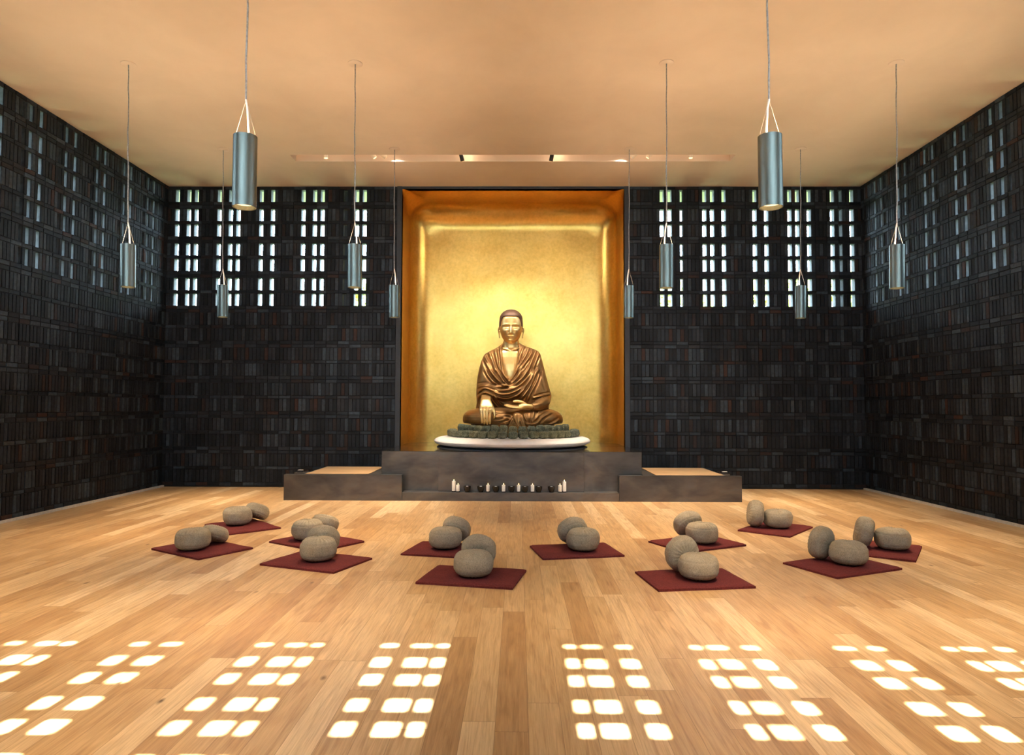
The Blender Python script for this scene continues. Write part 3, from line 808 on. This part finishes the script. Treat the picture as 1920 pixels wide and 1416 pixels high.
for X0, Y0_, X1, Y1, yk in ((494,1002,506,1106,-.655),(518,1000,526,1116,-.668),(546,1000,549,1119,-.668),(574,1002,571,1112,-.658)):
    finger(b, [Pq(X0+2,965,-.645), Pq(X0,Y0_,yk-.006), Pq((X0*.45+X1*.55),(Y0_+Y1)/2-6,yk-.030), Pq(X0*.15+X1*.85,Y1-26,yk-.030), Pq(X1,Y1,yk-.022)], .0245, .0165)
finger(b, [Pq(578,945,-.565), Pq(596,982,-.610), Pq(608,1016,-.640), Pq(609,1042,-.650), Pq(602,1064,-.652)], .030, .0155)
o = b.build('hand', M['skin'], S); remesh(o, .0055, 2); o['label'] = 'hand hanging over the knee with fingers pointing down'
b = MB()      # left hand, palm up in the lap, fingers pointing to the other knee
b.tube([Pq(945,968,-.46), Pq(915,966,-.50), Pq(880,962,-.53), Pq(845,965,-.55), Pq(812,968,-.56)], [.042,.044,.048,.050,.040], 16)
for i, (dy, dz, ln) in enumerate(((-.585,972,702),(-.560,968,690),(-.530,964,688),(-.500,960,704))):
    finger(b, [Pq(860,dz-1,dy+.02), Pq(808,dz+2,dy), Pq(765,dz,dy), Pq(728,dz-6,dy+.004), Pq(ln,dz-14,dy+.010)], .0245, .0150)
finger(b, [Pq(872,945,-.525), Pq(838,926,-.540), Pq(806,918,-.545), Pq(784,919,-.545), Pq(765,921,-.540)], .029, .0165)
o = b.build('hand', M['skin'], S); remesh(o, .0055, 2); o['label'] = 'upturned hand resting in the lap'

# ------------------------------------------------------------------ mats and cushions
def mat_mesh(a, b_, th, seed):
    nx, ny = 36, 28; V = []; F = []; r = .012
    def pt(u, v, top):
        x = (u-.5)*a; y = (v-.5)*b_; e = min(u, 1-u)*a; f = min(v, 1-v)*b_
        k = min(e, f); z = th*(1-.35*max(0, 1-k/.02)**2) + .004*mnoise.noise(Vector((x*5+seed, y*5, seed)))
        wob = .006*mnoise.noise(Vector((x*4+seed*3, y*4, 7)))
        return (x*(1+wob), y*(1+wob), z if top else 0.0)
    for j in range(ny+1):
        for i in range(nx+1): V.append(pt(i/nx, j/ny, True))
    n1 = len(V)
    for j in range(ny+1):
        for i in range(nx+1): V.append(pt(i/nx, j/ny, False))
    w = nx+1
    for j in range(ny):
        for i in range(nx):
            q = j*w+i; F.append((q, q+1, q+w+1, q+w)); F.append((n1+q, n1+q+w, n1+q+w+1, n1+q+1))
    rim = [i for i in range(nx)] + [j*w+nx for j in range(ny)] + [ny*w+i for i in range(nx, 0, -1)] + [j*w for j in range(ny, 0, -1)]
    for i in range(len(rim)):
        p, q = rim[i], rim[(i+1) % len(rim)]; F.append((p, n1+p, n1+q, q))
    return V, F
def cushion_mesh(R, h, seed):
    nr, nc = 44, 96; V = []; F = []
    for i in range(nr+1):
        t = -PI/2 + PI*i/nr
        ct, st = math.cos(t), math.sin(t); rr = R*abs(ct)**.55; z = h/2*math.copysign(abs(st)**.72, st)
        for k in range(nc):
            p = 2*PI*k/nc
            pl = .0035*math.sin(p*22+seed)*abs(st)**1.5*(1 if abs(st) < .97 else .3) * (abs(ct) > .15)
            wob = .010*mnoise.noise(Vector((math.cos(p)*1.3+seed*2.7, math.sin(p)*1.3, z*6))) + .004*mnoise.noise(Vector((math.cos(p)*4+seed, math.sin(p)*4, z*18)))
            seam = -.0035*math.exp(-((z-(h*.27))/.006)**2) - .0035*math.exp(-((z+(h*.27))/.006)**2)
            r2 = rr*(1+wob/R) + seam*(abs(ct) > .3)
            V.append((r2*math.cos(p), r2*math.sin(p), z+pl+.4*wob*abs(st)))
    for i in range(nr):
        for k in range(nc):
            k2 = (k+1) % nc; F.append((i*nc+k, i*nc+k2, (i+1)*nc+k2, (i+1)*nc+k))
    F.append(tuple(reversed(range(nc)))); F.append(tuple(nr*nc+k for k in range(nc)))
    zm = min(v[2] for v in V)
    return [(x, y, z) for x, y, z in V], F
CR, CH, MT = .1605, .200, .026
cprotos = [bpy.data.objects.new('meditation_cushion', None) for _ in range(0)]
cm = []
for s_ in range(6):
    k_ = s_ >= 3                                   # the second cushion of each pair is a little smaller and thinner
    V, F = cushion_mesh((.149 if k_ else CR)*random.uniform(.985, 1.015), (.165 if k_ else CH)*random.uniform(.97, 1.03), s_*1.9+.3)
    me = bpy.data.meshes.new('meditation_cushion'); me.from_pydata(V, [], F); me.polygons.foreach_set('use_smooth', [True]*len(me.polygons)); me.materials.append(M['linen']); cm.append(me)
def place(me, loc, mtx, sc=1.0):
    o = bpy.data.objects.new('meditation_cushion', me); COL.objects.link(o); mtx = mtx.to_3x3()*sc
    co = np.empty(len(me.vertices)*3); me.vertices.foreach_get('co', co); co = co.reshape(-1, 3)
    zmin = (co @ np.array(mtx.to_3x3()).T)[:,2].min()
    m4 = mtx.to_4x4(); m4.translation = Vector((loc[0], loc[1], MT+.004-zmin)); o.matrix_world = m4
    return o
# centre, angle, flat cushion, bearing of the leaning cushion from it, lean (deg), where
MATS = [
 ((-3.104,7.800),-46.4,(-3.172,7.821),66,62,'the farthest mat on the left'),
 ((-2.998,6.594),-32.5,(-3.039,6.477),72,65,'the mat nearest the left wall'),
 ((-1.980,6.952),-34.0,(-2.085,6.983),72,65,'the half hidden mat at left'),
 ((-1.7145,6.084),-21.3,(-1.698,6.053),96,45,'the mat second from left up front'),
 ((-.566,6.590),-12.0,(-0.609,6.593),72,45,'the mat behind nearest centre left'),
 ((-.271,5.577),-11.3,(-0.262,5.536),84,27,'the nearest mat left of centre'),
 ((.664,6.575),11.0,(0.731,6.535),108,35,'the lone mat right of centre'),
 ((1.528,5.524),8.0,(1.563,5.476),108,8,'the nearest mat right of centre'),
 ((1.942,6.963),26.5,(1.989,6.916),108,35,'the mat behind the nearest right one'),
 ((3.082,7.810),49.5,(3.1,7.799),172,6,'the farthest mat on the right'),
 ((2.9725,6.0145),24.5,(3.036,6.015),132,7,'the near rank mat at far right'),
 ((3.721,6.683),55.5,(3.779,6.651),156,13,'the mat nearest the right wall')]
from mathutils.bvhtree import BVHTree
def bvh(o):
    bpy.context.view_layer.update(); mw = o.matrix_world
    return BVHTree.FromPolygons([mw @ v.co for v in o.data.vertices], [tuple(p.vertices) for p in o.data.polygons])
for i, (c, ang, fl, brg, lean, where) in enumerate(MATS):
    V, F = mat_mesh(.79, .577, MT, i*2.3)
    o = mesh_obj('floor_mat', V, F, M['felt'], None, True); shade(o, 60); o.location = (*c, 0.0005); o.rotation_euler = (0, 0, math.radians(ang))
    tag(o, 'maroon felt floor mat, ' + where, 'mat', 'maroon floor mats')
    f = place(cm[i % 3], fl, Matrix.Rotation(random.uniform(0, 6.28), 3, 'Z'))
    tag(f, 'flat lying oatmeal cushion on ' + where, 'cushion', 'round meditation cushions')
    a = math.radians(brg); d = Vector((-math.cos(a), -math.sin(a), 0)); t = math.radians(lean)
    up = Vector((0,0,1))*math.cos(t) + d*math.sin(t); ax = d*math.cos(t) - Vector((0,0,1))*math.sin(t); sd = up.cross(ax)
    mt = Matrix((sd, up, ax)).transposed() @ Matrix.Rotation(random.uniform(0, 6.28), 3, 'Z')
    dist = .20
    l = place(cm[3 + i % 3], (fl[0]+dist*math.cos(a), fl[1]+dist*math.sin(a)), mt, {0: .94, 1: .87, 2: .96}.get(i, 1.0))
    fb = bvh(f)
    for _ in range(60):
        if not bvh(l).overlap(fb): break
        l.location.x += .006*math.cos(a); l.location.y += .006*math.sin(a)
    tag(l, 'tilted oatmeal cushion leaning on the flat one, on ' + where, 'cushion', 'round meditation cushions')

# ------------------------------------------------------------------ pendant lamps and ceiling spots
WARM = (1.0, .715, .445)
def spot(name, loc, target, power, angle, blend, radius, parent=None, col=WARM):
    l = bpy.data.lights.new(name, 'SPOT'); l.energy = power; l.color = col; l.spot_size = math.radians(angle); l.spot_blend = blend; l.shadow_soft_size = radius
    o = bpy.data.objects.new(name, l); COL.objects.link(o); o.location = loc
    d = Vector(target) - Vector(loc); o.rotation_euler = d.to_track_quat('-Z', 'Y').to_euler()
    if parent: o.parent = parent
    return o
PR, PHT, ZB = .0765, .480, 2.735
def pendant_proto():
    t = empty('pendant_lamp', (0, 0, ZB))
    b = MB(); pr = [(PR,0),(PR,PHT),(PR-.004,PHT),(PR-.004,0)]
    b.lathe(pr + [pr[0]], 40, caps=(False, False)); b.build('tube_shade', M['alu'], t, True)
    MB().lathe([(PR-.006,.030),(PR-.012,.045),(PR-.02,.05)], 32).build('lamp_face', M['lamp'], t, True)
    MB().lathe([(PR-.006,PHT-.10),(PR-.006,PHT-.09)], 32).build('top_plate', M['white'], t, True)
    zc = H-ZB; ap = PHT+.25
    MB().lathe([(.075,zc-.010),(.082,zc-.006),(.082,zc-.0005)], 40).build('ceiling_rose', M['plaster'], t, True)
    pts = [(0,0,zc-.009)] + [(.009*mnoise.noise(Vector((k*.9,1.3,0))), .008*mnoise.noise(Vector((k*.9,7.3,0))), zc-.009+(ap-zc+.009)*k/14) for k in range(1, 14)] + [(0,0,ap)]
    MB().tube(pts, .0068, 8).build('cable', M['cable'], t, True)
    MB().tube([(0,0,ap),(.012,0,ap-.06),(.034,-.01,PHT-.09)], [.007,.0075,.008], 8).build('cable_tail', M['cable_white'], t, True)
    for s in (-1, 1): MB().tube([(0,0,ap-.005),(s*(PR-.006),0,PHT-.004)], .0016, 6).build('suspension_wire', M['wire'], t)
    return t
P0 = pendant_proto()
PEND = []
first = True
DOWN, UPL = 205, 52
for y, yl, xs in ((9.90, 'far row by the front wall', ((-4.326,-4.373,'outer left'),(-1.755,-1.774,'inner left'),(1.741,1.76,'inner right'),(4.289,4.324,'outer right'))),
                  (7.38, 'middle row', ((-4.27,-4.335,'outer left'),(-1.727,-1.754,'inner left'),(1.742,1.76,'inner right'),(4.293,4.342,'outer right'))),
                  (4.375, 'nearest row', ((-4.30,-4.33,'outer left'),(-1.728,-1.735,'inner left'),(1.767,1.755,'inner right'),(4.30,4.33,'outer right'))),
                  (1.39, 'row above the viewer', ((-4.30,-4.33,'outer left'),(-1.75,-1.75,'inner left'),(1.75,1.75,'inner right'),(4.30,4.33,'outer right')))):
    for x, xc, l in xs:
        o = P0 if first else copy_tree(P0); first = False
        o.location = (x, y, ZB)
        o.rotation_euler = (random.uniform(-.004,.004), (xc-x)/2.55, 0)
        if x > 0: o.scale = (-1, 1, 1)
        tag(o, 'grey metal tube pendant lamp, %s in the %s' % (l, yl), 'lamp', 'pendant tube lamps')
        spot('pendant_downlight', (x, y, ZB+.025), (x, y, 0), DOWN, 84, .9, .05)
        spot('pendant_uplight', (x, y, ZB+PHT-.02), (x, y, 9), UPL*(.45 if y > 9 else .95), 96 if y > 9 else 134, 1.0, .05)
# spots in the slot
def ceiling_spot(x, y, aim, mat, label, big):
    t = empty('ceiling_spotlight', (x, y, H)); tag(t, label, 'spotlight', 'spotlights in the ceiling slot')
    MB().box((-.03,-.03,.07), (.03,.03,.129)).build('mount', M['white'], t)
    MB().tube([(0,0,.08),(0,0,.02)], .010, 8).build('stem', M['white'], t)
    d = Vector((aim[0]-x, aim[1]-y, aim[2]-H)).normalized(); c = Vector((0,0,.0 if big else .035))
    L, r = (.105, .032) if big else (.085, .034)
    b = MB(); b.tube([c-d*L*.5, c-d*L*.45, c+d*L*.5], [r*.8, r, r], 20); b.build('lamp_head', mat, t, True)
    MB().tube([c+d*(L*.5), c+d*(L*.5+.004)], r*.8, 16).build('lens', M['lamp'], t)
    return Vector((x,y,H)) + c + d*(L*.5+.012)
for x, aim, m_, lab, big, e, an in ((-.79,(.25,12.86,1.15),M['dark'],'black spotlight in the ceiling slot, left of centre',True,235,66), (.61,(-.25,12.86,1.15),M['dark'],'black spotlight in the ceiling slot, right of centre',True,235,66),
      (-2.17,(.0,11.2,1.9),M['white'],'white spotlight in the ceiling slot, second from its left end',False,130,28), (-2.01,(.75,12.86,3.6),M['white'],'white spotlight in the ceiling slot, third from its left end',False,45,60),
      (1.885,(-.75,12.86,3.6),M['white'],'white spotlight in the ceiling slot, third from its right end',False,45,60), (2.125,(.0,11.2,1.9),M['white'],'white spotlight in the ceiling slot, second from its right end',False,130,28),
      (-2.913,(-2.7,10.4,0),M['white'],'white spotlight in the ceiling slot, at its left end',False,260,64), (2.772,(2.7,10.4,0),M['white'],'white spotlight in the ceiling slot, at its right end',False,260,64)):
    p = ceiling_spot(x, 10.24, aim, m_, lab, big)
    spot('slot_spot', p, aim, e, an, 1.0 if an > 60 else .7, .03, col=(1.0,.96,.88))
    l = bpy.data.lights.new('slot_glow_fill', 'POINT'); l.energy = .5 if big else .06; l.color = (1.0,.76,.5); l.shadow_soft_size = .02  # unseen point light added beside each spot to brighten the slot
    o = bpy.data.objects.new('slot_glow_fill', l); COL.objects.link(o); o.location = (x+.09, 10.27, H+.07)

l = bpy.data.lights.new('slot_fill', 'AREA'); l.shape = 'RECTANGLE'; l.size = 6.7; l.size_y = .02; l.energy = 1.3; l.color = (1.0,.78,.55)  # unseen area light added to brighten the far side of the slot
o = bpy.data.objects.new('slot_fill', l); COL.objects.link(o); o.location = (0, SY0+.02, H+.105); o.rotation_euler = (math.radians(82), 0, 0)
# ------------------------------------------------------------------ sun, sky, camera
sun = bpy.data.lights.new('sun', 'SUN'); sun.energy = 48; sun.angle = math.radians(.45); sun.color = (1.0,.94,.84)
so = bpy.data.objects.new('sun', sun); COL.objects.link(so)
so.rotation_euler = Vector((.0066, .86, -1)).to_track_quat('-Z', 'Y').to_euler()
w = bpy.data.worlds.new('sky'); SC.world = w; w.use_nodes = True
bg = w.node_tree.nodes['Background']; bg.inputs[0].default_value = (.62,.83,1.0,1); bg.inputs[1].default_value = 17.0
def portal(loc, rot, sx_, sy_):
    l = bpy.data.lights.new('sky_portal', 'AREA'); l.shape = 'RECTANGLE'; l.size = sx_; l.size_y = sy_; l.cycles.is_portal = True
    o = bpy.data.objects.new('sky_portal', l); COL.objects.link(o); o.location = loc; o.rotation_euler = rot
zc, zh = 4.2, 2.15
portal((-4.1, D+TH+.03, zc), (-PI/2, 0, 0), 4.1, zh); portal((4.1, D+TH+.03, zc), (-PI/2, 0, 0), 4.1, zh)
portal((-W-TH-.03, 5.6, zc), (0, -PI/2, 0), zh, 12.0); portal((W+TH+.03, 5.6, zc), (0, PI/2, 0), zh, 12.0)
portal((0, Y0-.09, zc), (PI/2, 0, 0), 12.2, zh)

cam = bpy.data.cameras.new('camera'); co = bpy.data.objects.new('camera', cam); COL.objects.link(co)
f, pitch, yaw, roll = 1251.48, .0425631, .00912905, .00303897
fwd = Vector((-math.sin(yaw)*math.cos(pitch), math.cos(yaw)*math.cos(pitch), math.sin(pitch)))
right = Vector((math.cos(yaw), math.sin(yaw), 0)); up = right.cross(fwd)
r2 = right*math.cos(roll) + up*math.sin(roll); u2 = -right*math.sin(roll) + up*math.cos(roll)
mw = Matrix((r2, u2, -fwd)).transposed().to_4x4(); mw.translation = Vector((.0981, 0, 1.42)); co.matrix_world = mw
cam.sensor_width = 36; cam.lens = f/1920*36; cam.clip_start = .05
SC.camera = co
SC.view_settings.view_transform = 'Standard'; SC.view_settings.look = 'None'; SC.view_settings.gamma = 1; SC.view_settings.exposure = 1.18
SC.view_settings.use_curve_mapping = False
SC.cycles.use_denoising = True
SC.cycles.max_bounces = 10; SC.cycles.diffuse_bounces = 6; SC.cycles.sample_clamp_indirect = 8
